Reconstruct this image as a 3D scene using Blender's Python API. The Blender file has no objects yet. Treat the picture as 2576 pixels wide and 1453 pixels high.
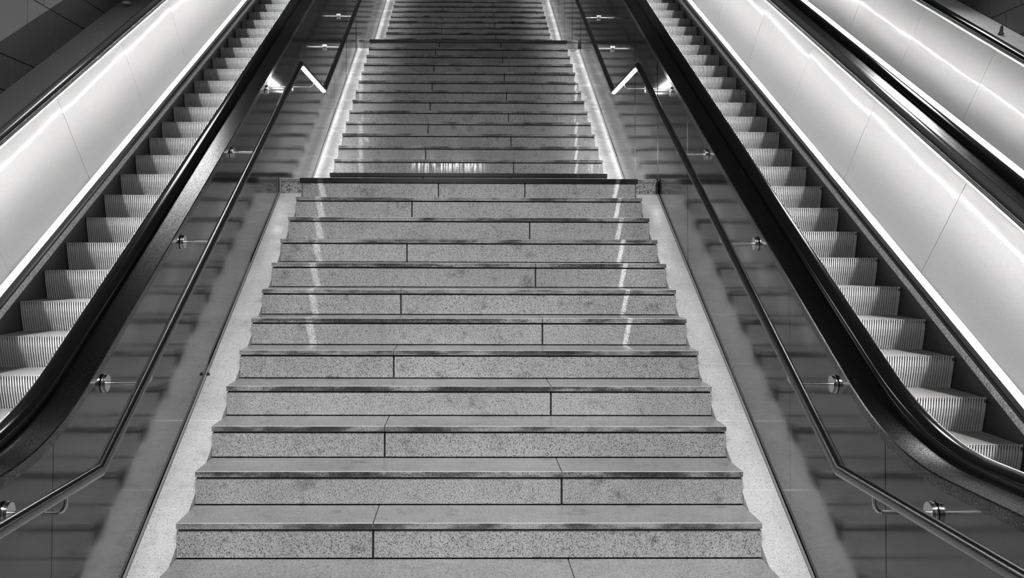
import bpy, bmesh, math, random
from mathutils import Vector, Matrix
random.seed(7)
S = bpy.context.scene
COL = S.collection

# ------------------------------------------------------------------ dimensions (metres; X right, Y up the stairs, Z up)
W = 2.66            # clear width of the steps
R = 0.1641          # rise
D = 0.3139          # going
T = R / D
L1 = 1.6103; L2 = 1.6157
XW = 1.515          # wall face
RAILX = 1.32
TE = 0.516          # escalator slope
E0 = 0.510
YTOP = 17.5
YBOT = -3.4

def nose(n):
    y = n * D
    if n >= 12: y += L1 - D
    if n >= 26: y += L2 - D
    return y, (n + 3) * R

YC = -E0 / TE
def ebase(y):       # nosing line of the escalators: level, curve, slope
    a = 0.42
    if y <= YC - a: return 0.0
    if y >= YC + a: return E0 + TE * y
    t = y - (YC - a)
    return TE * t * t / (4 * a)

# ------------------------------------------------------------------ materials
def new_mat(name):
    m = bpy.data.materials.new(name); m.use_nodes = True
    nt = m.node_tree; b = nt.nodes['Principled BSDF']
    return m, nt, b
def grey(v): return (v, v, v, 1)
def node(nt, t, **k):
    n = nt.nodes.new(t)
    for a, v in k.items(): setattr(n, a, v)
    return n
def noise(nt, vec, scale, detail=3, rough=0.5, mapscale=None):
    if mapscale:
        mp = node(nt, 'ShaderNodeMapping'); mp.inputs['Scale'].default_value = mapscale
        nt.links.new(vec, mp.inputs['Vector']); vec = mp.outputs['Vector']
    n = node(nt, 'ShaderNodeTexNoise'); n.inputs['Scale'].default_value = scale
    n.inputs['Detail'].default_value = detail; n.inputs['Roughness'].default_value = rough
    nt.links.new(vec, n.inputs['Vector']); return n.outputs['Fac']
def ramp(nt, fac, stops):
    r = node(nt, 'ShaderNodeValToRGB'); cr = r.color_ramp
    while len(cr.elements) < len(stops): cr.elements.new(0.5)
    for e, (p, v) in zip(cr.elements, stops): e.position = p; e.color = grey(v)
    nt.links.new(fac, r.inputs['Fac']); return r.outputs['Color']
def mul(nt, a, b, fac=1.0, mode='MULTIPLY'):
    m = node(nt, 'ShaderNodeMix', data_type='RGBA', blend_type=mode)
    m.inputs[0].default_value = fac
    nt.links.new(a, m.inputs[6])
    if isinstance(b, (int, float)): m.inputs[7].default_value = grey(b)
    else: nt.links.new(b, m.inputs[7])
    return m.outputs[2]
def bump(nt, b, h, strength, dist):
    n = node(nt, 'ShaderNodeBump'); n.inputs['Strength'].default_value = strength
    n.inputs['Distance'].default_value = dist
    nt.links.new(h, n.inputs['Height']); nt.links.new(n.outputs['Normal'], b.inputs['Normal'])
def pos(nt): return node(nt, 'ShaderNodeNewGeometry').outputs['Position']

def simple(name, v, rough, metal=0.0, spec=0.5, coat=0.0):
    m, nt, b = new_mat(name)
    b.inputs['Base Color'].default_value = grey(v); b.inputs['Roughness'].default_value = rough
    b.inputs['Metallic'].default_value = metal; b.inputs['Specular IOR Level'].default_value = spec
    b.inputs['Coat Weight'].default_value = coat; b.inputs['Coat Roughness'].default_value = 0.08
    return m

def granite(name, light, dark, grime=0.5, fleck=(0.40, 0.52), rough=(0.22, 0.5), scale=95, spec=0.5, streak=False, drip=0.22, film=False):
    dripk = drip
    m, nt, b = new_mat(name); p = pos(nt)
    f1 = noise(nt, p, scale, 2.5, 0.62, (1, 1, 1))
    f2 = noise(nt, p, scale * 2.7, 1.5, 0.6)
    c = ramp(nt, f1, [(fleck[0], dark), (fleck[1], light)])
    c = mul(nt, c, ramp(nt, f2, [(0.3, 0.55), (0.62, 1.08)]))
    big = noise(nt, p, 1.3, 5, 0.62)
    c = mul(nt, c, ramp(nt, big, [(0.25, 0.72), (0.6, 1.05)]))
    spots = noise(nt, p, 7.0, 6, 0.7, (1, 1, 1.2))
    c = mul(nt, c, ramp(nt, spots, [(0.57, 1.0), (0.68, 1 - 0.75 * grime)]))
    if streak:      # dirt worn into the nosing
        st = noise(nt, p, 1.0, 5, 0.65, (2.6, 4.0, 9.0))
        st = ramp(nt, st, [(0.43, 1.0), (0.49, 0.6), (0.54, 0.24), (0.62, 0.06)])
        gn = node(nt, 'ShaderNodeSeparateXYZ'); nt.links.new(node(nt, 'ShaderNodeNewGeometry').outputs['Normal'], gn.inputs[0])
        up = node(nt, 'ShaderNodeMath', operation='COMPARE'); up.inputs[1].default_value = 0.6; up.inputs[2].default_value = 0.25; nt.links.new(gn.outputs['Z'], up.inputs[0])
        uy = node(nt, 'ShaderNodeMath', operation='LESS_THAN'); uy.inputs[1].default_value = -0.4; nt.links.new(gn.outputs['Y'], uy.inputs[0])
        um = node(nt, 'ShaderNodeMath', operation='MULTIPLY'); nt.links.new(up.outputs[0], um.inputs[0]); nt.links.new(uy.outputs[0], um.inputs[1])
        we = node(nt, 'ShaderNodeMix', data_type='RGBA'); nt.links.new(um.outputs[0], we.inputs[0]); nt.links.new(c, we.inputs[6]); we.inputs[7].default_value = grey(0.6); c = we.outputs[2]   # pale arris: wet-edge highlight painted into the colour
        lt = node(nt, 'ShaderNodeMath', operation='LESS_THAN'); lt.inputs[1].default_value = -0.9; nt.links.new(gn.outputs['Y'], lt.inputs[0])
        c2 = mul(nt, c, st, streak)
        mx = node(nt, 'ShaderNodeMix', data_type='RGBA'); nt.links.new(lt.outputs[0], mx.inputs[0]); nt.links.new(c, mx.inputs[6]); nt.links.new(c2, mx.inputs[7])
        c = mx.outputs[2]
    nt.links.new(c, b.inputs['Base Color'])
    wet = noise(nt, p, 3.2, 4, 0.6, (1, 1, 2.2))
    rr = node(nt, 'ShaderNodeMapRange'); rr.inputs['From Min'].default_value = 0.35; rr.inputs['From Max'].default_value = 0.65
    rr.inputs['To Min'].default_value = rough[0]; rr.inputs['To Max'].default_value = rough[1]
    nt.links.new(wet, rr.inputs['Value']); nt.links.new(rr.outputs['Result'], b.inputs['Roughness'])
    b.inputs['Specular IOR Level'].default_value = spec
    if film:        # running water on the risers
        fl = noise(nt, p, 1.0, 3, 0.6, (60, 60, 4))
        nt.links.new(ramp(nt, fl, [(0.45, 0.0), (0.62, 1.0)]), b.inputs['Coat Weight']); b.inputs['Coat Roughness'].default_value = 0.06
    drip = noise(nt, p, 40.0, 2, 0.5, (1.0, 1.0, 0.18))
    bump(nt, b, drip, dripk, 0.004)
    return m

M = {}
M['riser'] = granite('riser_granite', 0.56, 0.045, 0.6, fleck=(0.36, 0.50), scale=215, film=True)
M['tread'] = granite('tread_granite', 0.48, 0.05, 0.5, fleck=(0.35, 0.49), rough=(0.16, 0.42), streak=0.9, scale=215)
M['stringer'] = granite('stringer_granite', 0.80, 0.17, 0.25, fleck=(0.31, 0.44), rough=(0.12, 0.36), scale=190, drip=0.08)
M['plinth'] = granite('plinth_granite', 0.5, 0.10, 0.3)
M['mortar'] = simple('joint_mortar', 0.012, 0.7)
M['seal'] = simple('joint_sealant', 0.30, 0.5); M['gap'] = simple('cladding_subframe', 0.6, 0.4)
M['black_strip'] = simple('black_nosing_strip', 0.012, 0.25)
M['rubber'] = simple('black_handrail_rubber', 0.005, 0.14, spec=0.3)
M['black'] = simple('black_plastic', 0.008, 0.4)
M['dark_skirt'] = simple('dark_skirt_metal', 0.014, 0.45, 0.0)
M['alu'] = simple('step_aluminium', 0.22, 0.42, 0.3)
M['step_top'] = simple('dark_step_tread', 0.07, 0.5, 0.2)  # coloured darker than the risers to offset lamp light falling on the treads
M['cap'] = simple('panel_cap_metal', 0.75, 0.3, 0.7)
M['chrome'] = simple('bracket_steel', 0.75, 0.24, 1.0)
M['floor'] = granite('floor_granite', 0.36, 0.06, 0.5)
M['core'] = simple('concrete_core', 0.05, 0.8)
M['litter'] = simple('litter_paper', 0.28, 0.6)
M['dirt'] = simple('dark_dirt', 0.03, 0.7)
M['knob'] = simple('dark_rubber_knob', 0.10, 0.35)
M['greyknob'] = simple('grey_knob', 0.25, 0.5)

def emis(name, e, base=0.8):
    m, nt, b = new_mat(name)
    b.inputs['Base Color'].default_value = grey(base)
    b.inputs['Emission Color'].default_value = (1, 1, 1, 1); b.inputs['Emission Strength'].default_value = e
    return m
M['led'] = emis('escalator_light', 1.0)
M['rail_led'] = emis('handrail_light', 13.0)

def steel(name, v, rough, stretch, amp, aniso=0.0, bumpd=0.0006, metal=1.0):
    m, nt, b = new_mat(name); p = pos(nt)
    g = noise(nt, p, 1.0, 3, 0.6, stretch)
    nt.links.new(ramp(nt, g, [(0.3, v * (1 - amp)), (0.7, v * (1 + amp))]), b.inputs['Base Color'])
    b.inputs['Metallic'].default_value = metal; b.inputs['Roughness'].default_value = rough
    return m, nt, b, p
m, nt, b, p = steel('wall_steel', 0.172, 0.115, (40, 300, 6), 0.06); M['wallsteel'] = m
w = noise(nt, p, 1.0, 2, 0.5, (1, 3.0, 2.0)); bump(nt, b, w, 0.25, 0.006)
m, nt, b, p = steel('rail_steel', 0.25, 0.2, (120, 14, 120), 0.15); M['railsteel'] = m
b.inputs['Roughness'].default_value = 0.24
bump(nt, b, noise(nt, p, 260, 2), 0.25, 0.001)

# balustrade panels: satin sheet with a clear reflection over a broad sheen
m, nt, b = new_mat('balustrade_steel'); p = pos(nt)
g = noise(nt, p, 130, 2)
nt.links.new(ramp(nt, g, [(0.35, 0.40), (0.65, 0.45)]), b.inputs['Base Color'])
b.inputs['Metallic'].default_value = 0.75; b.inputs['Roughness'].default_value = 0.33
b.inputs['Coat Weight'].default_value = 0.15; b.inputs['Coat Roughness'].default_value = 0.05
bump(nt, b, noise(nt, p, 1.0, 2, 0.5, (1, 1.5, 1.5)), 0.15, 0.006)
M['panel'] = m

def deck_mat(name, v, rough, wet, stretch=(260, 9, 9), metal=1.0):
    m, nt, b, p = steel(name, v, rough, stretch, 0.25, metal=metal)
    dn = noise(nt, p, 300, 1.5, 0.5)
    dr = ramp(nt, dn, [(0.57, 0.0), (0.68, 1.0)])
    bump(nt, b, dr, wet, 0.003)
    return m
M['deck_wet'] = deck_mat('wet_deck_steel', 0.085, 0.2, 1.0)
M['deck_shared'] = deck_mat('wet_shared_deck', 0.38, 0.22, 0.15)
M['deck_dry'] = deck_mat('brushed_deck_steel', 0.085, 0.5, 0.1, metal=0.0)
M['deck_pale'] = deck_mat('pale_deck_steel', 0.95, 0.42, 0.1, metal=0.2)
m, nt, b = new_mat('brush_bristles'); p = pos(nt)
g = noise(nt, p, 1.0, 2, 0.6, (60, 230, 60))
nt.links.new(ramp(nt, g, [(0.35, 0.06), (0.62, 0.30)]), b.inputs['Base Color']); b.inputs['Roughness'].default_value = 0.6
bump(nt, b, g, 0.6, 0.004); M['brush'] = m
m, nt, b = new_mat('wall_tile'); p = pos(nt)
g = noise(nt, p, 220, 2, 0.6)
nt.links.new(ramp(nt, g, [(0.3, 0.09), (0.7, 0.13)]), b.inputs['Base Color']); b.inputs['Roughness'].default_value = 0.55
M['tile'] = m
M['grout'] = simple('tile_grout', 0.02, 0.8)

# ------------------------------------------------------------------ builders
def link(name, me, mat, parent=None, loc=None):
    o = bpy.data.objects.new(name, me); COL.objects.link(o)
    if mat is not None and len(me.materials) == 0: me.materials.append(mat)
    if parent is not None: o.parent = parent
    if loc is not None: o.location = loc
    return o
def finish(bm, name, mat, parent=None, loc=None, smooth=True, ang=0.5):
    bmesh.ops.recalc_face_normals(bm, faces=bm.faces)
    if smooth:
        for f in bm.faces: f.smooth = True
        for e in bm.edges:
            if len(e.link_faces) == 2:
                e.smooth = e.calc_face_angle(0) < ang
    me = bpy.data.meshes.new(name); bm.to_mesh(me); bm.free()
    return link(name, me, mat, parent, loc)
def box(bm, x0, x1, y0, y1, z0, z1):
    v = [bm.verts.new(c) for c in ((x0,y0,z0),(x1,y0,z0),(x1,y1,z0),(x0,y1,z0),(x0,y0,z1),(x1,y0,z1),(x1,y1,z1),(x0,y1,z1))]
    for q in ((0,3,2,1),(4,5,6,7),(0,1,5,4),(1,2,6,5),(2,3,7,6),(3,0,4,7)): bm.faces.new([v[i] for i in q])
    return v
def bevel_all(bm, w, seg=1):
    bmesh.ops.bevel(bm, geom=bm.edges[:], offset=w, segments=seg, affect='EDGES', clamp_overlap=True)
def thing(name, label, cat, loc=(0, 0, 0), group=None):
    o = bpy.data.objects.new(name, None); COL.objects.link(o); o.location = loc
    o.empty_display_size = 0.2
    o['label'] = label; o['category'] = cat
    if group: o['group'] = group
    return o
def tag(o, label, cat, group=None):
    o['label'] = label; o['category'] = cat
    if group: o['group'] = group
    return o
def struct(o): o['kind'] = 'structure'; return o
def sweep(bm, prof, ys, base, closed=True):
    """profile of (x, h) points run along Y and sheared vertically to follow base(y)"""
    rings = []
    for y in ys:
        z = base(y); rings.append([bm.verts.new((x, y, z + h)) for x, h in prof])
    n = len(prof)
    for a, c in zip(rings, rings[1:]):
        for i in range(n if closed else n - 1):
            j = (i + 1) % n
            bm.faces.new((a[i], a[j], c[j], c[i]))
    if closed:
        bm.faces.new(rings[0]); bm.faces.new(list(reversed(rings[-1])))
    return rings
def tube(bm, pts, r, seg=14, caps=True, flat=None):
    pts = [Vector(p) for p in pts]; rings = []
    for i, p in enumerate(pts):
        if i == 0: t = (pts[1] - p)
        elif i == len(pts) - 1: t = (p - pts[-2])
        else: t = (pts[i+1] - p).normalized() + (p - pts[i-1]).normalized()
        t.normalize()
        ref = Vector((1, 0, 0)) if abs(t.x) < 0.9 else Vector((0, 1, 0))
        a = t.cross(ref).normalized(); b2 = t.cross(a).normalized()
        k = 1.0
        if 0 < i < len(pts) - 1:
            c = (pts[i+1] - p).normalized().dot((p - pts[i-1]).normalized())
            k = 1 / max(0.3, math.sqrt((1 + c) / 2))
        rings.append([bm.verts.new(p + (a * math.cos(2*math.pi*s/seg) * k + b2 * math.sin(2*math.pi*s/seg)) * r) for s in range(seg)])
    for u, v in zip(rings, rings[1:]):
        for s in range(seg):
            bm.faces.new((u[s], u[(s+1) % seg], v[(s+1) % seg], v[s]))
    if caps: bm.faces.new(rings[0]); bm.faces.new(list(reversed(rings[-1])))
def yrange(a, b):
    """samples, dense on the bottom curve"""
    ys = [a, b]
    y = YC - 0.46
    while y < YC + 0.46:
        if a < y < b: ys.append(y)
        y += 0.04
    return sorted(set(ys))

# ------------------------------------------------------------------ camera
yaw, pit, rol = 0.0130, 0.0279, 0.0029
f_px, ppx, ppy = 2550.0, 1206.13, 557.45
cy, sy, cp, sp = math.cos(yaw), math.sin(yaw), math.cos(pit), math.sin(pit)
Fv = Vector((sy*cp, cy*cp, sp)); R0 = Vector((cy, -sy, 0)); U0 = R0.cross(Fv)
Rv = R0 * math.cos(rol) + U0 * math.sin(rol); Uv = -R0 * math.sin(rol) + U0 * math.cos(rol)
cd = bpy.data.cameras.new('camera'); cam = bpy.data.objects.new('camera', cd); COL.objects.link(cam)
mw = Matrix((Rv, Uv, -Fv)).transposed().to_4x4(); mw.translation = Vector((-0.0221, -4.6348, 1.7291))
cam.matrix_world = mw
cd.sensor_width = 36.0; cd.lens = f_px * 36.0 / 2576.0
cd.shift_x = (1288.0 - ppx) / 2576.0; cd.shift_y = (ppy - 726.5) / 2576.0
cd.clip_start = 0.05; cd.clip_end = 200
S.camera = cam

# ------------------------------------------------------------------ stairs
def slab(bm, x0, x1, y0, y1, z0, z1, bw=0.0025):
    b2 = bmesh.new(); box(b2, x0, x1, y0, y1, z0, z1); bevel_all(b2, bw)
    me = bpy.data.meshes.new('t'); b2.to_mesh(me); b2.free(); bm.from_mesh(me); bpy.data.meshes.remove(me)
TT = 0.029           # tread slab thickness
def make_step(n, parent, joint):
    y, z = nose(n)
    yn = y + D
    bm = bmesh.new(); box(bm, -W/2 + .004, W/2 - .004, y + 0.026, yn + (0.006 if n in (10, 24) else 0.03), z - R + (0.001 if n in (-2, 12, 26) else -0.02), z - TT - 0.002)
    st = finish(bm, 'step', M['mortar'], parent, smooth=False)
    xs = [-W/2, joint, W/2]
    for i in range(2):
        g0 = 0.0 if i == 0 else 0.0045; g1 = 0.0045 if i == 0 else 0.0
        bm = bmesh.new(); slab(bm, xs[i] + g0, xs[i+1] - g1, y + 0.011, y + 0.04, z - R + 0.004, z - TT - 0.008, 0.002)
        finish(bm, 'riser_slab', M['riser'], st, smooth=False)
        g0 = 0.0 if i == 0 else 0.0016; g1 = 0.0016 if i == 0 else 0.0
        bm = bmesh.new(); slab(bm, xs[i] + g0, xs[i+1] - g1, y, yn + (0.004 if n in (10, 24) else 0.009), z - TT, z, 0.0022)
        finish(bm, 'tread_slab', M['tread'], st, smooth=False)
    return st
def strip(parent, x0, x1, y, z):
    bm = bmesh.new(); slab(bm, x0, x1, y - 0.003, y + 0.05, z - 0.034, z + 0.003, 0.002)
    o = finish(bm, 'contrast_strip', M['black_strip'], parent, smooth=False); o['label'] = 'black contrast strip on the nosing'
    return o
flights = []
spec = [(range(-2, 11), 'lowest granite stair flight, nearest, pale speckled steps below the first landing'),
        (range(12, 25), 'middle granite stair flight between the two landings, darker in its centre'),
        (range(26, 40), 'topmost granite stair flight beyond the second landing, cut off by top edge')]
for ns, lab in spec:
    y0, z0 = nose(ns[0])
    fl = thing('stair_flight', lab, 'stairs', (0, y0, z0 - R), 'granite stair flights')
    for n in ns:
        st = make_step(n, fl, -0.44 if n % 2 == 0 else 0.446)
        if n in (12, 26): strip(st, -W/2, W/2, nose(n)[0], nose(n)[1])
    for c in fl.children:
        c.matrix_parent_inverse = Matrix.Translation(-fl.location)
# landings
for n, ln, lab in ((11, L1, 'lower stair landing between lowest and middle flights, black edge at mid height'),
                   (25, L2, 'upper stair landing between middle and topmost flights, black edge near top')):
    y, z = nose(n)
    ld = thing('stair_landing', lab, 'landing', (0, y, z - R), 'stair landings')
    inv = Matrix.Translation(-Vector((0, y, z - R)))
    parts = []
    bm = bmesh.new(); box(bm, -W/2, W/2, y + 0.026, y + ln + 0.03, z - R + 0.002, z - TT - .002)
    parts.append(finish(bm, 'landing_base', M['mortar'], ld, smooth=False))
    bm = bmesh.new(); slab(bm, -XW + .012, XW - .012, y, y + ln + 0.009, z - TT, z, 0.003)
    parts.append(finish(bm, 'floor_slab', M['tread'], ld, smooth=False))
    js = [-W/2, -0.245 if n == 11 else -0.4, 0.446, W/2]
    for i in range(3):
        bm = bmesh.new(); slab(bm, js[i] + (.004 if i else 0), js[i+1] - (.004 if i < 2 else 0), y + 0.009, y + 0.04, z - R + 0.004, z - TT - 0.006, 0.002)
        parts.append(finish(bm, 'riser_slab', M['riser'], ld, smooth=False))
    for s in (-1, 1):
        a, c = sorted((s * (W/2 + .004), s * (XW - 0.02)))
        bm = bmesh.new(); slab(bm, a, c, y + 0.006, y + 0.05, z - R, z - TT - 0.001, 0.002)
        o = finish(bm, 'plinth_block', M['plinth'], ld, smooth=False); o['label'] = 'pale granite corner block at the wall'; parts.append(o)
        a, c = sorted((s * (XW - 0.018), s * (XW - 0.002)))
        bm = bmesh.new(); box(bm, a, c, y + 0.002, y + 0.02, z - R, z + 0.004)
        o = finish(bm, 'corner_trim', M['seal'] if s < 0 else M['dark_skirt'], ld, smooth=False); parts.append(o)
    parts.append(strip(ld, -W/2 - .02, W/2 + .02, y - .001, z))
    for o in parts: o.matrix_parent_inverse = inv

# stringers along the walls
def stringer(side, ya, yb, n0, lab, zf):
    yb_, zb_ = nose(n0)
    line = lambda y: zb_ + (y - yb_) * T
    H = -0.118
    bm = bmesh.new()
    y = ya; k = math.ceil((ya - 0.35) / 0.488)
    cuts = [ya]
    while 0.35 + 0.488 * k < yb:
        if 0.35 + 0.488 * k > ya + 0.05: cuts.append(0.35 + 0.488 * k)
        k += 1
    cuts.append(yb)
    x0, x1 = sorted((side * (W/2 + 0.002), side * (XW - 0.012)))
    for a, c in zip(cuts, cuts[1:]):
        b2 = bmesh.new()
        sweep(b2, [(x0, H - 0.4), (x1, H - 0.4), (x1, H), (x0, H)], [a + 0.0015, c - 0.0015], line)
        bmesh.ops.recalc_face_normals(b2, faces=b2.faces); bevel_all(b2, 0.002)
        for v in b2.verts: v.co.z = max(v.co.z, zf)
        me = bpy.data.meshes.new('t'); b2.to_mesh(me); b2.free(); bm.from_mesh(me); bpy.data.meshes.remove(me)
    o = finish(bm, 'stair_stringer', M['stringer'], smooth=False)
    tag(o, lab, 'stringer', 'pale granite stringers beside the steps')
    # dark mortar under the joints
    bm = bmesh.new(); sweep(bm, [(x0 + .003, H - 0.41), (x1 - .003, H - 0.41), (x1 - .003, H - 0.006), (x0 + .003, H - 0.006)], [ya + .02, yb], line)
    for v in bm.verts: v.co.z = max(v.co.z, zf)
    finish(bm, 'joint_mortar', M['mortar'], o, smooth=False)
    a, c = sorted((side * (XW - 0.011), side * (XW + 0.0004)))
    bm = bmesh.new(); sweep(bm, [(a, H - 0.05), (c, H - 0.05), (c, H + 0.004), (a, H + 0.004)], [ya, yb], line)
    for v in bm.verts: v.co.z = max(v.co.z, zf)
    s = finish(bm, 'sealant_bead', M['seal'], o, smooth=False)
yk = {0: (-0.715, nose(11)[0] - 0.002, 0), 1: (nose(12)[0] - 0.09, nose(25)[0] - .002, 12), 2: (nose(26)[0] - 0.09, nose(40)[0], 26)}
names = ['beside the lowest flight', 'beside the middle flight', 'beside the topmost flight']
for i in range(3):
    for s in (-1, 1):
        stringer(s, yk[i][0], yk[i][1], yk[i][2], 'pale granite stringer %s, at the %s wall' % (names[i], 'left' if s < 0 else 'right'), (0.0, nose(11)[1] + .001, nose(25)[1] + .001)[i])

# bottom floor
bm = bmesh.new(); box(bm, -6.5, 6.5, -9, -0.63, -0.2, 0.0)
struct(finish(bm, 'floor', M['floor'], smooth=False))

# ------------------------------------------------------------------ stainless side walls of the stair (mirror cladding)
for s, nm in ((-1, 'wall_left_inner'), (1, 'wall_right_inner')):
    bm = bmesh.new()
    x0, x1 = sorted((s * (XW + 0.0085), s * (XW + 0.05)))
    ys = yrange(YBOT, YTOP)
    rings = []
    for y in ys:
        zt = ebase(y) + 0.955
        zb = -0.05 if y < 3 else (y - 3) * 0.42
        rings.append([bm.verts.new(c) for c in ((x0, y, zb), (x1, y, zb), (x1, y, zt), (x0, y, zt))])
    for a, c in zip(rings, rings[1:]):
        for i in range(4): bm.faces.new((a[i], a[(i+1) % 4], c[(i+1) % 4], c[i]))
    bm.faces.new(rings[0]); bm.faces.new(rings[-1][::-1])
    wall = struct(finish(bm, nm, M['gap'], smooth=False))
    j = -3.12; k = 0
    while j < YTOP - 0.3:
        a, c = j + 0.0009, min(j + 1.103 - 0.0009, YTOP)
        ys = yrange(max(a, YBOT), c)
        bm = bmesh.new(); tilt = random.uniform(-0.0022, 0.0022); bow = random.uniform(-0.002, 0.002)
        xa = s * XW; rings = []
        for y in ys:
            u = (y - a) / 1.1 - 0.5
            x = xa + s * (0.003 + tilt * u * 2)
            zt = ebase(y) + 0.955; zb = 0.0 if y < 3 else (y - 3) * 0.42 + 0.0
            rings.append([bm.verts.new(q) for q in ((x, y, zb), (x + s * 0.004, y, zb), (x + s * 0.004, y, zt), (x, y, zt))])
        for q, r in zip(rings, rings[1:]):
            for i in range(4): bm.faces.new((q[i], q[(i+1) % 4], r[(i+1) % 4], r[i]))
        bm.faces.new(rings[0]); bm.faces.new(rings[-1][::-1])
        finish(bm, 'cladding_panel', M['wallsteel'], wall, smooth=False)
        j += 1.103; k += 1

# ------------------------------------------------------------------ wall handrails
def interp(path, y):
    for a, c in zip(path, path[1:]):
        if a[0] <= y <= c[0]: return a[1] + (c[1] - a[1]) * (y - a[0]) / (c[0] - a[0])
    return path[-1][1]
RP = [(-3.2, 0.944), (-1.0, 0.944), (3.25, 3.176), (4.577, 3.176), (9.15, 5.57), (10.5, 5.57), (15.2, 8.03)]
for s in (-1, 1):
    side = 'left' if s < 0 else 'right'
    hr = thing('wall_handrail', 'round steel wall handrail with kinks, on the %s stair wall' % side, 'handrail', (s * RAILX, -3.2, 0.944), 'wall handrails')
    inv = Matrix.Translation(-hr.location)
    bm = bmesh.new(); tube(bm, [(s * RAILX, y, z) for y, z in RP], 0.0225, 20)
    o = finish(bm, 'rail_tube', M['railsteel'], hr, ang=0.45); o.matrix_parent_inverse = inv
    # luminous underside of the level length over the landing
    bm = bmesh.new()
    for q in range(2):
        ya, yb = ((3.31, 3.925), (3.95, 4.545))[q]
        seg = []
        for y in (ya, yb):
            seg.append([bm.verts.new((s * RAILX + 0.0238 * math.sin(t), y, 3.176 - 0.0238 * math.cos(t))) for t in [(-1.1 + 2.2 * i / 8) + 0.1 * s for i in range(9)]])
        for i in range(8): bm.faces.new((seg[0][i], seg[0][i+1], seg[1][i+1], seg[1][i]))
    r = bmesh.ops.extrude_face_region(bm, geom=bm.faces[:])
    for v in [g for g in r['geom'] if isinstance(g, bmesh.types.BMVert)]: v.co.z += 0.004
    o = finish(bm, 'light_strip', M['rail_led'], hr); o.matrix_parent_inverse = inv; o['label'] = 'glowing light strip under the level length'
    # brackets
    for y in [-2.4, -1.3, -0.42, 0.705, 1.80, 2.89, 3.937, 6.03, 7.15, 8.26, 9.9, 11.2, 12.3]:
        zr = interp(RP, y); za = zr - 0.072
        bm = bmesh.new()
        pts = [(s * (XW - 0.01), y, za), (s * (RAILX + 0.03), y, za)]
        for k in range(1, 6):
            t = k / 6 * math.pi / 2
            pts.append((s * (RAILX + 0.03 - 0.03 * math.sin(t)), y, za + 0.03 * (1 - math.cos(t))))
        pts += [(s * RAILX, y, za + 0.03), (s * RAILX, y, zr - 0.018)]
        tube(bm, pts, 0.0068, 12)
        o = finish(bm, 'bracket', M['chrome'], hr, ang=0.6); o.matrix_parent_inverse = inv
        bm = bmesh.new()
        tube(bm, [(s * (XW + 0.001), y, za), (s * (XW - 0.004), y, za), (s * (XW - 0.0045), y, za)], 0.038, 28)
        b2 = bmesh.new(); tube(b2, [(s * (XW - 0.0045), y, za), (s * (XW - 0.016), y, za), (s * (XW - 0.018), y, za)], 0.035, 28)
        me = bpy.data.meshes.new('t'); b2.to_mesh(me); b2.free(); bm.from_mesh(me); bpy.data.meshes.remove(me)
        d = finish(bm, 'wall_disc', M['chrome'], o, ang=0.6)
    # water drops hanging under the rail
    bm = bmesh.new()
    for k in range(230):
        y = random.choice([random.uniform(-1.0, 3.2), random.uniform(-0.9, 3.2), random.uniform(4.6, 9.0)])
        if random.random() < 0.45: continue
        z = interp(RP, y); tn = random.gauss(-0.25 * s, 0.35)
        rr = random.uniform(0.0012, 0.0026)
        c = Vector((s * RAILX + 0.0225 * math.sin(tn), y, z - 0.0225 * math.cos(tn) * 1.12 - rr * 0.6))
        bmesh.ops.create_icosphere(bm, subdivisions=1, radius=rr, matrix=Matrix.Translation(c) @ Matrix.Scale(1.4, 4, (0, 0, 1)))
    o = finish(bm, 'water_drops', M['chrome'], hr); o.matrix_parent_inverse = inv; o['kind'] = 'stuff'

# ------------------------------------------------------------------ escalators
PITCH = 0.0145
def comb_mesh(name, curve, width=1.0, depth=0.013):
    """curve: list of (y, z, ny, nz); ribs run along it"""
    bm = bmesh.new(); n = int(width / PITCH); xs = []
    x = -width / 2
    for i in range(n):
        xs += [(x + 0.0008, 0), (x + 0.0016, 1), (x + 0.0082, 1), (x + 0.0090, 0)]
        x += PITCH
    xs.append((width / 2, 0))
    rings = [[bm.verts.new((px, y - ny * depth * (1 - k), z - nz * depth * (1 - k))) for px, k in xs] for y, z, ny, nz in curve]
    for a, c in zip(rings, rings[1:]):
        for i in range(len(xs) - 1): bm.faces.new((a[i], a[i+1], c[i+1], c[i]))
    me = bpy.data.meshes.new(name); bm.to_mesh(me); bm.free()
    return me
def cv(pts, up):
    out = []
    for i, (y, z) in enumerate(pts):
        a = pts[max(i-1, 0)]; c = pts[min(i+1, len(pts)-1)]
        ty, tz = c[0]-a[0], c[1]-a[1]; l = math.hypot(ty, tz)
        ny, nz = (-tz/l, ty/l)
        if up and nz < 0: ny, nz = -ny, -nz
        if not up and ny > 0: ny, nz = -ny, -nz
        out.append((y, z, ny, nz))
    return out
TREAD_ME = comb_mesh('step_tread', cv([(0.0, 0.0), (0.01, 0.0), (0.2, 0.0), (0.40, 0.0)], True), depth=0.010)
RISER_ME = comb_mesh('step_riser', cv([(0.001, -0.0005), (0.004, -0.02), (0.011, -0.06), (0.022, -0.10), (0.036, -0.14), (0.053, -0.19), (0.075, -0.24)], False))
RISER_FLAT = comb_mesh('step_riser_low', cv([(0.001, -0.0005), (0.004, -0.02), (0.006, -0.04)], False))
TREAD_ME.materials.append(M['step_top'])
for me in (RISER_ME, RISER_FLAT): me.materials.append(M['alu'])

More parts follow.
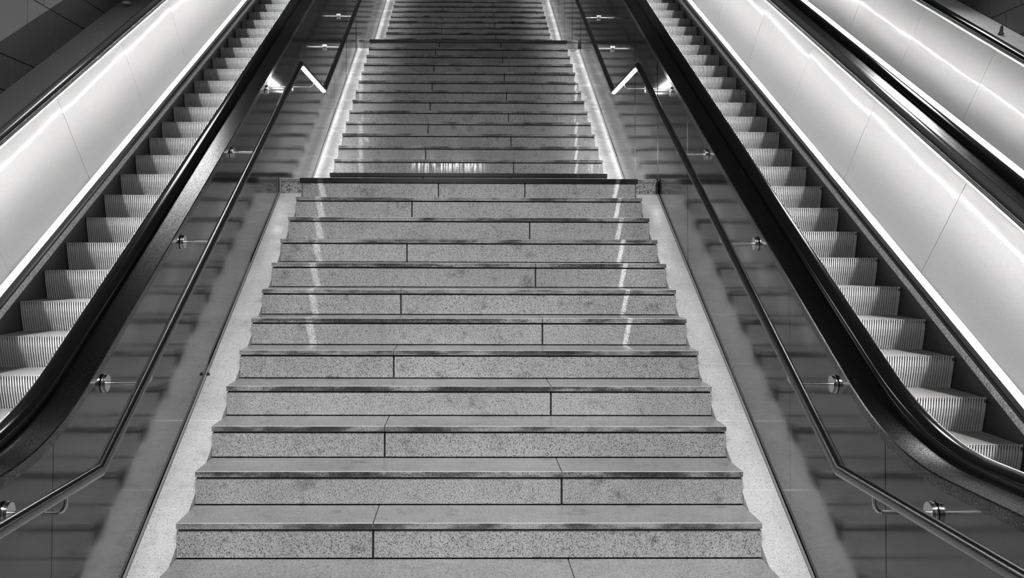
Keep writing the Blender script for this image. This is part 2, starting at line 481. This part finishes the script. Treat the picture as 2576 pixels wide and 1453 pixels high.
def escalator(cx, label, phase, inner, outer):
    """inner / outer: dicts side -> deck description; sides are -1 (x smaller) and +1"""
    root = thing('escalator', label, 'escalator', (cx, 0, 0), 'escalators')
    def P(o): return o
    for y in [phase + 0.36 * k for k in range(-9, 40)]:
        zb = ebase(y)
        st = link('step', TREAD_ME, None, root, (0, y, zb))
        lo = ebase(y) - ebase(y - 0.36)
        link('riser', RISER_ME if lo > 0.1 else RISER_FLAT, None, st)
    for s in (-1, 1):
        ys = yrange(YBOT, YTOP)
        def sw(name, prof, mat, ys=ys, parent=root, label=None, ang=0.5):
            bm = bmesh.new(); sweep(bm, [(s * u, h) for u, h in prof], ys, ebase)
            o = finish(bm, name, mat, parent, ang=ang)
            if label: o['label'] = label
            return o
        sw('skirt_panel', [(0.506, -0.5), (0.515, -0.5), (0.515, 0.075), (0.506, 0.075)], M['dark_skirt'])
        sw('skirt_brush', [(0.488, 0.058), (0.506, 0.05), (0.512, 0.085), (0.504, 0.094), (0.494, 0.088)], M['brush'], label='bristle strip along the skirt')
        sw('brush_holder', [(0.507, 0.07), (0.531, 0.07), (0.531, 0.142), (0.528, 0.142), (0.524, 0.105), (0.512, 0.10)], M['black'])  # its top fin is added to keep the strip's light off the steps
        sw('light_strip', [(0.5315, 0.08), (0.556, 0.12), (0.5475, 0.189), (0.5385, 0.135), (0.5315, 0.12)], M['led'], label='glowing light strip at the foot of the panels')
        # panels, joints square to the slope
        b0, b1 = (0.548, 0.190), (0.618, 0.968)
        pu = lambda v: b0[0] + (b1[0] - b0[0]) * v
        k0 = 0.44 if s * cx > 0 or cx == CX2 else 0.44
        j = OFF[cx][s] - 1.305 * 5
        while j < YTOP - 0.2:
            bm = bmesh.new(); a, c = j + 0.0016, j + 1.305 - 0.0016
            tl = random.uniform(-0.0006, 0.0006); bw = random.uniform(0.002, 0.004)
            nh, ny = 8, 14
            if c < YBOT + 0.3: j += 1.305; continue
            grid = []
            for i in range(ny + 1):
                row = []
                for q in range(nh + 1):
                    v = q / nh; h = b0[1] + (b1[1] - b0[1]) * v; u = pu(v)
                    sh = 0.59 * (h - b0[1])
                    t = i / ny; y = a + (c - a) * t
                    if ebase(y) > 0.02: y -= sh
                    uu = u + bw * 4 * (t - 0.5) ** 2 * (1 - v * 0.3) + tl
                    row.append(bm.verts.new((s * uu, y, ebase(y) + h)))
                grid.append(row)
            for i in range(ny):
                for q in range(nh):
                    bm.faces.new((grid[i][q], grid[i+1][q], grid[i+1][q+1], grid[i][q+1]))
            r = bmesh.ops.extrude_face_region(bm, geom=bm.faces[:])
            for v in [g for g in r['geom'] if isinstance(g, bmesh.types.BMVert)]: v.co.x += s * 0.006
            finish(bm, 'balustrade_panel', M['panel'], root)
            j += 1.305
        vs = [i / 6 for i in range(7)]
        sw('panel_backing', [(pu(v) + 0.0105, b0[1] + (b1[1] - b0[1]) * v) for v in vs] + [(pu(v) + 0.020, b0[1] + (b1[1] - b0[1]) * v) for v in reversed(vs)], M['cap'])
        sw('panel_cap', [(0.612, 0.966), (0.645, 0.966), (0.645, 0.996), (0.616, 0.996), (0.611, 0.99), (0.610, 0.974)], M['cap'])
        # handrail: broad rounded rubber
        prof = []
        c0, hw = 0.645, 0.0425
        pr = [(-hw + .006, 1.004), (-hw, 1.012), (-hw, 1.032), (-hw + .004, 1.044), (-hw + .012, 1.053), (-hw + .024, 1.059), (0, 1.062)]
        prof = [(c0 + x, h) for x, h in pr] + [(c0 - x, h) for x, h in reversed(pr[:-1])]
        prof += [(c0 + 0.022, 1.004), (c0 + 0.022, 1.016), (c0 - 0.022, 1.016), (c0 - 0.022, 1.004)]
        sw('handrail', prof, M['rubber'], label='black rubber handrail', ang=0.8)
        sw('handrail_guide', [(c0 - 0.02, 0.98), (c0 + 0.02, 0.98), (c0 + 0.02, 1.014), (c0 - 0.02, 1.014)], M['black'])
        # deck beside the handrail
        kind, ue = inner if s == SIN[cx] else outer
        if kind == 'wall':      # towards the stair wall
            sw('deck_cover', [(0.668, 0.985), (ue, 0.985), (ue, 0.962), (ue + .004, 0.962), (ue + .004, 1.000), (ue, 1.005), (0.668, 1.018)], M['deck_wet'], label='wet steel deck cover')
        elif kind == 'tile':
            sw('deck_cover', [(0.668, 0.97), (ue, 0.97), (ue, 1.0), (0.72, 1.0), (0.668, 0.994)], M['deck_dry'] if cx < 0 else M['deck_pale'], label='broad brushed steel deck cover')
        elif kind == 'shared':
            sw('deck_cover', [(0.668, 0.98), (0.742, 0.98), (0.742, 1.022), (0.668, 1.022)], M['deck_shared'], label='wet shared deck cover')
            sw('deck_cover', [(0.7445, 0.98), (ue, 0.98), (ue, 1.022), (0.7445, 1.022)], M['deck_shared'], label='wet shared deck cover')
        # outer shell below the deck
        xo = min(ue - 0.02, 0.72)
        sw('balustrade_core', [(0.662, -0.3), (xo, -0.3), (xo, 0.965), (0.662, 0.965)], M['core'])
    return root
CXL, CXR, CX2 = -2.30, 2.30, 3.79
SIN = {CXL: 1, CXR: -1, CX2: -1}
OFF = {CXL: {-1: 3.005, 1: 3.005}, CXR: {-1: 3.041, 1: 3.041}, CX2: {-1: 4.214, 1: 4.214}}
escalator(CXL, 'escalator left of the granite stairs, its ribbed steps in view', 2.087, ('wall', 2.30 - XW - 0.006 + 0.012), ('tile', 1.015))
escalator(CXR, 'escalator right of the granite stairs, its ribbed steps in view', 1.913, ('wall', 2.30 - XW - 0.006 + 0.012), ('shared', 0.80))
escalator(CX2, 'farthest right escalator, steps hidden, only lit panels and handrails showing', 2.0, ('none', 0.70), ('tile', 1.005))

# pits under the escalators (dark)
for cx in (CXL, CXR, CX2):
    bm = bmesh.new(); sweep(bm, [(cx - 0.64, -0.6), (cx + 0.64, -0.6), (cx + 0.64, -0.52), (cx - 0.64, -0.52)], yrange(YBOT, YTOP), ebase)
    o = struct(finish(bm, 'trim_%d' % (1 + (CXL, CXR, CX2).index(cx)), M['core'], smooth=False))

# ------------------------------------------------------------------ tiled outer walls
def tile_wall(nm, x, s, ya, yb):
    bm = bmesh.new()
    rows = []; z = 3.105 - 0.762 * 5; wide = True; k = 0
    while z < 9.4:
        h = 0.512 if wide else 0.251
        rows.append((z, z + h, wide, k)); z += h; wide = not wide; k += 1
    for z0, z1, wd, k in rows:
        off = 3.01 if wd else 3.79
        if wd and (k // 2) % 2: off -= 0.04
        y = off - 0.53 * math.ceil((off - ya) / 0.53)
        while y < yb:
            if ebase(y) < z1 + 0.5:
                x0, x1 = sorted((x, x + s * 0.012))
                box(bm, x0, x1, y + 0.004, y + 0.526, z0 + 0.004, z1 - 0.004)
            y += 0.53
    wl = struct(finish(bm, nm, M['tile'], smooth=False))
    bm = bmesh.new(); a, c = sorted((x + s * 0.006, x + s * 0.12)); box(bm, a, c, ya, yb, -0.8, 9.4)
    finish(bm, 'grout_backing', M['grout'], wl, smooth=False)
tile_wall('wall_left', -3.32, -1, -3.4, 17.4)
tile_wall('wall_right', 4.80, 1, -3.4, 17.4)

# ------------------------------------------------------------------ small things
def lathe(bm, prof, seg=20):
    rings = [[bm.verts.new((r * math.cos(2*math.pi*i/seg), r * math.sin(2*math.pi*i/seg), z)) for i in range(seg)] for r, z in prof]
    for a, c in zip(rings, rings[1:]):
        for i in range(seg): bm.faces.new((a[i], a[(i+1) % seg], c[(i+1) % seg], c[i]))
    bm.faces.new(rings[0]); bm.faces.new(rings[-1][::-1])
bm = bmesh.new(); lathe(bm, [(0.026, 0.0), (0.025, 0.006), (0.016, 0.02), (0.013, 0.055), (0.010, 0.072), (0.004, 0.078)])
o = finish(bm, 'conical_stud', M['knob'], loc=(4.62, 4.07, ebase(4.07) + 1.006)); o.rotation_euler = (math.atan(TE) * 0.6, 0, 0)
tag(o, 'small dark conical stud standing on the far right escalator deck', 'stud')
bm = bmesh.new(); bmesh.ops.create_icosphere(bm, subdivisions=3, radius=0.028)
for v in bm.verts: v.co = Vector((v.co.x * 1.5, v.co.y * 0.8, v.co.z * 0.62)) * (1 + 0.12 * math.sin(v.co.x * 60 + v.co.y * 35))
o = finish(bm, 'deck_lump', M['greyknob'], loc=(-3.2, 4.79, ebase(4.79) + 1.036)); o.rotation_euler = (math.atan(TE), 0, 0.3)
tag(o, 'small grey rounded lump lying on the left escalator deck', 'lump')
bm = bmesh.new(); bmesh.ops.create_icosphere(bm, subdivisions=2, radius=0.009)
for v in bm.verts: v.co *= 1 + 0.35 * math.sin(v.co.x * 400 + v.co.z * 300)
o = finish(bm, 'dirt_clump', M['dirt'], loc=(-1.497, 1.21, 0.492 + 1.21 * T - 0.108)); tag(o, 'tiny dark dirt clump on left stringer edge, lowest flight', 'debris')
bm = bmesh.new()
tube(bm, [(-0.05, 0, 0.004), (-0.02, 0.0, 0.012), (0.0, 0.0, 0.004), (0.03, 0.005, 0.014), (0.045, 0.0, 0.03)], 0.006, 6)
yl, zl = nose(25)
o = finish(bm, 'litter_scrap', M['litter'], loc=(1.43, yl - 0.1, zl - 0.118 - 0.1 * T + 0.006)); o.rotation_euler = (math.atan(T), 0, 0)
tag(o, 'small crumpled scrap on right stringer below the upper landing', 'litter')

# ------------------------------------------------------------------ light
def area(name, loc, aim, sx, sy, power, spread=180, roll=None):
    l = bpy.data.lights.new(name, 'AREA'); l.shape = 'RECTANGLE'; l.size = sx; l.size_y = sy; l.energy = power
    l.spread = math.radians(spread)
    o = bpy.data.objects.new(name, l); COL.objects.link(o)
    d = (Vector(aim) - Vector(loc)).normalized()
    up = Vector(roll) if roll else Vector((0, 0, 1))
    if roll: d = (d - up * d.dot(up)).normalized()      # the long side stays exactly along roll
    zx = -d; yx = (up - zx * up.dot(zx)).normalized(); xx = yx.cross(zx)
    m = Matrix((xx, yx, zx)).transposed().to_4x4(); m.translation = Vector(loc); o.matrix_world = m
    return o
sl = Vector((0, 1, TE)).normalized()
# rows of lamps high along both outer walls
for s in (-1, 1):
    c = Vector((s * 3.28, 6.0, ebase(6.0) + 2.65))
    area('wall_lamp_row', c, c + Vector((-s * 1.10, 0.458 * 2.6, -0.889 * 2.6)), 0.03, 17.0, 800, 24, roll=sl)
# added unseen lights: a masked thin fan runs along the stair and streaks the steps
def streak_helper(p, tilt, lo, hi, eps, power):
    l = bpy.data.lights.new('streak_helper', 'POINT'); l.energy = power; l.shadow_soft_size = 0.004
    l.use_nodes = True; nt = l.node_tree; em = nt.nodes['Emission']
    tc = node(nt, 'ShaderNodeTexCoord'); sp_ = node(nt, 'ShaderNodeSeparateXYZ'); nt.links.new(tc.outputs['Normal'], sp_.inputs[0])
    dt = node(nt, 'ShaderNodeVectorMath', operation='DOT_PRODUCT'); dt.inputs[1].default_value = Vector((1, 0, -tilt)).normalized()
    nt.links.new(tc.outputs['Normal'], dt.inputs[0])
    ab = node(nt, 'ShaderNodeMath', operation='ABSOLUTE'); nt.links.new(dt.outputs['Value'], ab.inputs[0])
    mr = node(nt, 'ShaderNodeMapRange'); mr.inputs['From Min'].default_value = eps * 0.6; mr.inputs['From Max'].default_value = eps
    mr.inputs['To Min'].default_value = 1; mr.inputs['To Max'].default_value = 0; nt.links.new(ab.outputs[0], mr.inputs['Value'])
    dv = node(nt, 'ShaderNodeMath', operation='DIVIDE'); nt.links.new(sp_.outputs['Z'], dv.inputs[0]); nt.links.new(sp_.outputs['Y'], dv.inputs[1])
    g = node(nt, 'ShaderNodeMath', operation='GREATER_THAN'); g.inputs[1].default_value = lo; nt.links.new(dv.outputs[0], g.inputs[0])
    h = node(nt, 'ShaderNodeMath', operation='LESS_THAN'); h.inputs[1].default_value = hi; nt.links.new(dv.outputs[0], h.inputs[0])
    m1 = node(nt, 'ShaderNodeMath', operation='MULTIPLY'); nt.links.new(g.outputs[0], m1.inputs[0]); nt.links.new(h.outputs[0], m1.inputs[1])
    m2 = node(nt, 'ShaderNodeMath', operation='MULTIPLY'); nt.links.new(m1.outputs[0], m2.inputs[0]); nt.links.new(mr.outputs[0], m2.inputs[1])
    nt.links.new(m2.outputs[0], em.inputs['Strength'])
    o = bpy.data.objects.new('streak_helper', l); COL.objects.link(o); o.location = p
for s in (-1, 1):
    streak_helper((s * 1.772, -3.5, 5.0), s * 0.2134, -0.80, -0.36, 0.0026 if s > 0 else 0.004, 2200 if s > 0 else 1100)
    streak_helper((s * 1.86, 0.0, 6.5), s * 0.20, -1.0, -0.2, 0.0022 if s > 0 else 0.0034, 2200 if s > 0 else 1100)
area('far_hall_lamp', (-0.5, -10.0, 3.85), (-0.5, 0, 2.6), 1.7, 0.16, 18, 120)
# hall lamps above and behind the photographer
area('hall_lamp', (0, -6.0, 8.6), (0, 0.4, 0.5), 4.5, 2.0, 222, 76)
# canopy lamps across the stair
area('canopy_lamp', (-2.75, 4.5, 6.0), (-1.6, 1.4, 2.3), 0.8, 0.9, 11, 120)
area('canopy_lamp', (4.42, 4.6, 5.1), (3.1, 2.4, 2.8), 0.6, 1.0, 9, 120)
for s in (-1, 1):       # unseen fill strips added to brighten both sides of the stair
    c = Vector((s * 1.0, 8.8, ebase(8.8) - 0.35 + 4.6))
    area('stair_side_fill', c, c + Vector((s * 0.45, -0.458 * 4.5, 0.889 * -4.5)) , 0.4, 13.5, 88, 24, roll=sl)
area('upper_flight_fill', (0, 8.6, 8.2), (0, 12.2, 5.6), 3.0, 0.8, 5, 80)  # unseen fill light added to lift the topmost flight
# light bars at the foot of the balustrades, behind a low fin, wash the opposite panels
for cx in (CXL, CXR, CX2):
    for s in (-1, 1):
        y = 7.0; c = Vector((cx + s * 0.5365, y, ebase(y) + 0.1415))
        area('balustrade_light', c, c + Vector((-s * 1.0, -0.458 * 0.4, 0.889 * 0.4)), 0.010, 16.4, 82, 180, roll=sl)
wd = bpy.data.worlds.new('night'); S.world = wd; wd.use_nodes = True
bg = wd.node_tree.nodes['Background']; bg.inputs['Color'].default_value = (1, 1, 1, 1); bg.inputs['Strength'].default_value = 0.02

S.view_settings.view_transform = 'Standard'; S.view_settings.look = 'None'
S.view_settings.gamma = 1.0; S.view_settings.exposure = 0.0
S.view_settings.use_curve_mapping = False
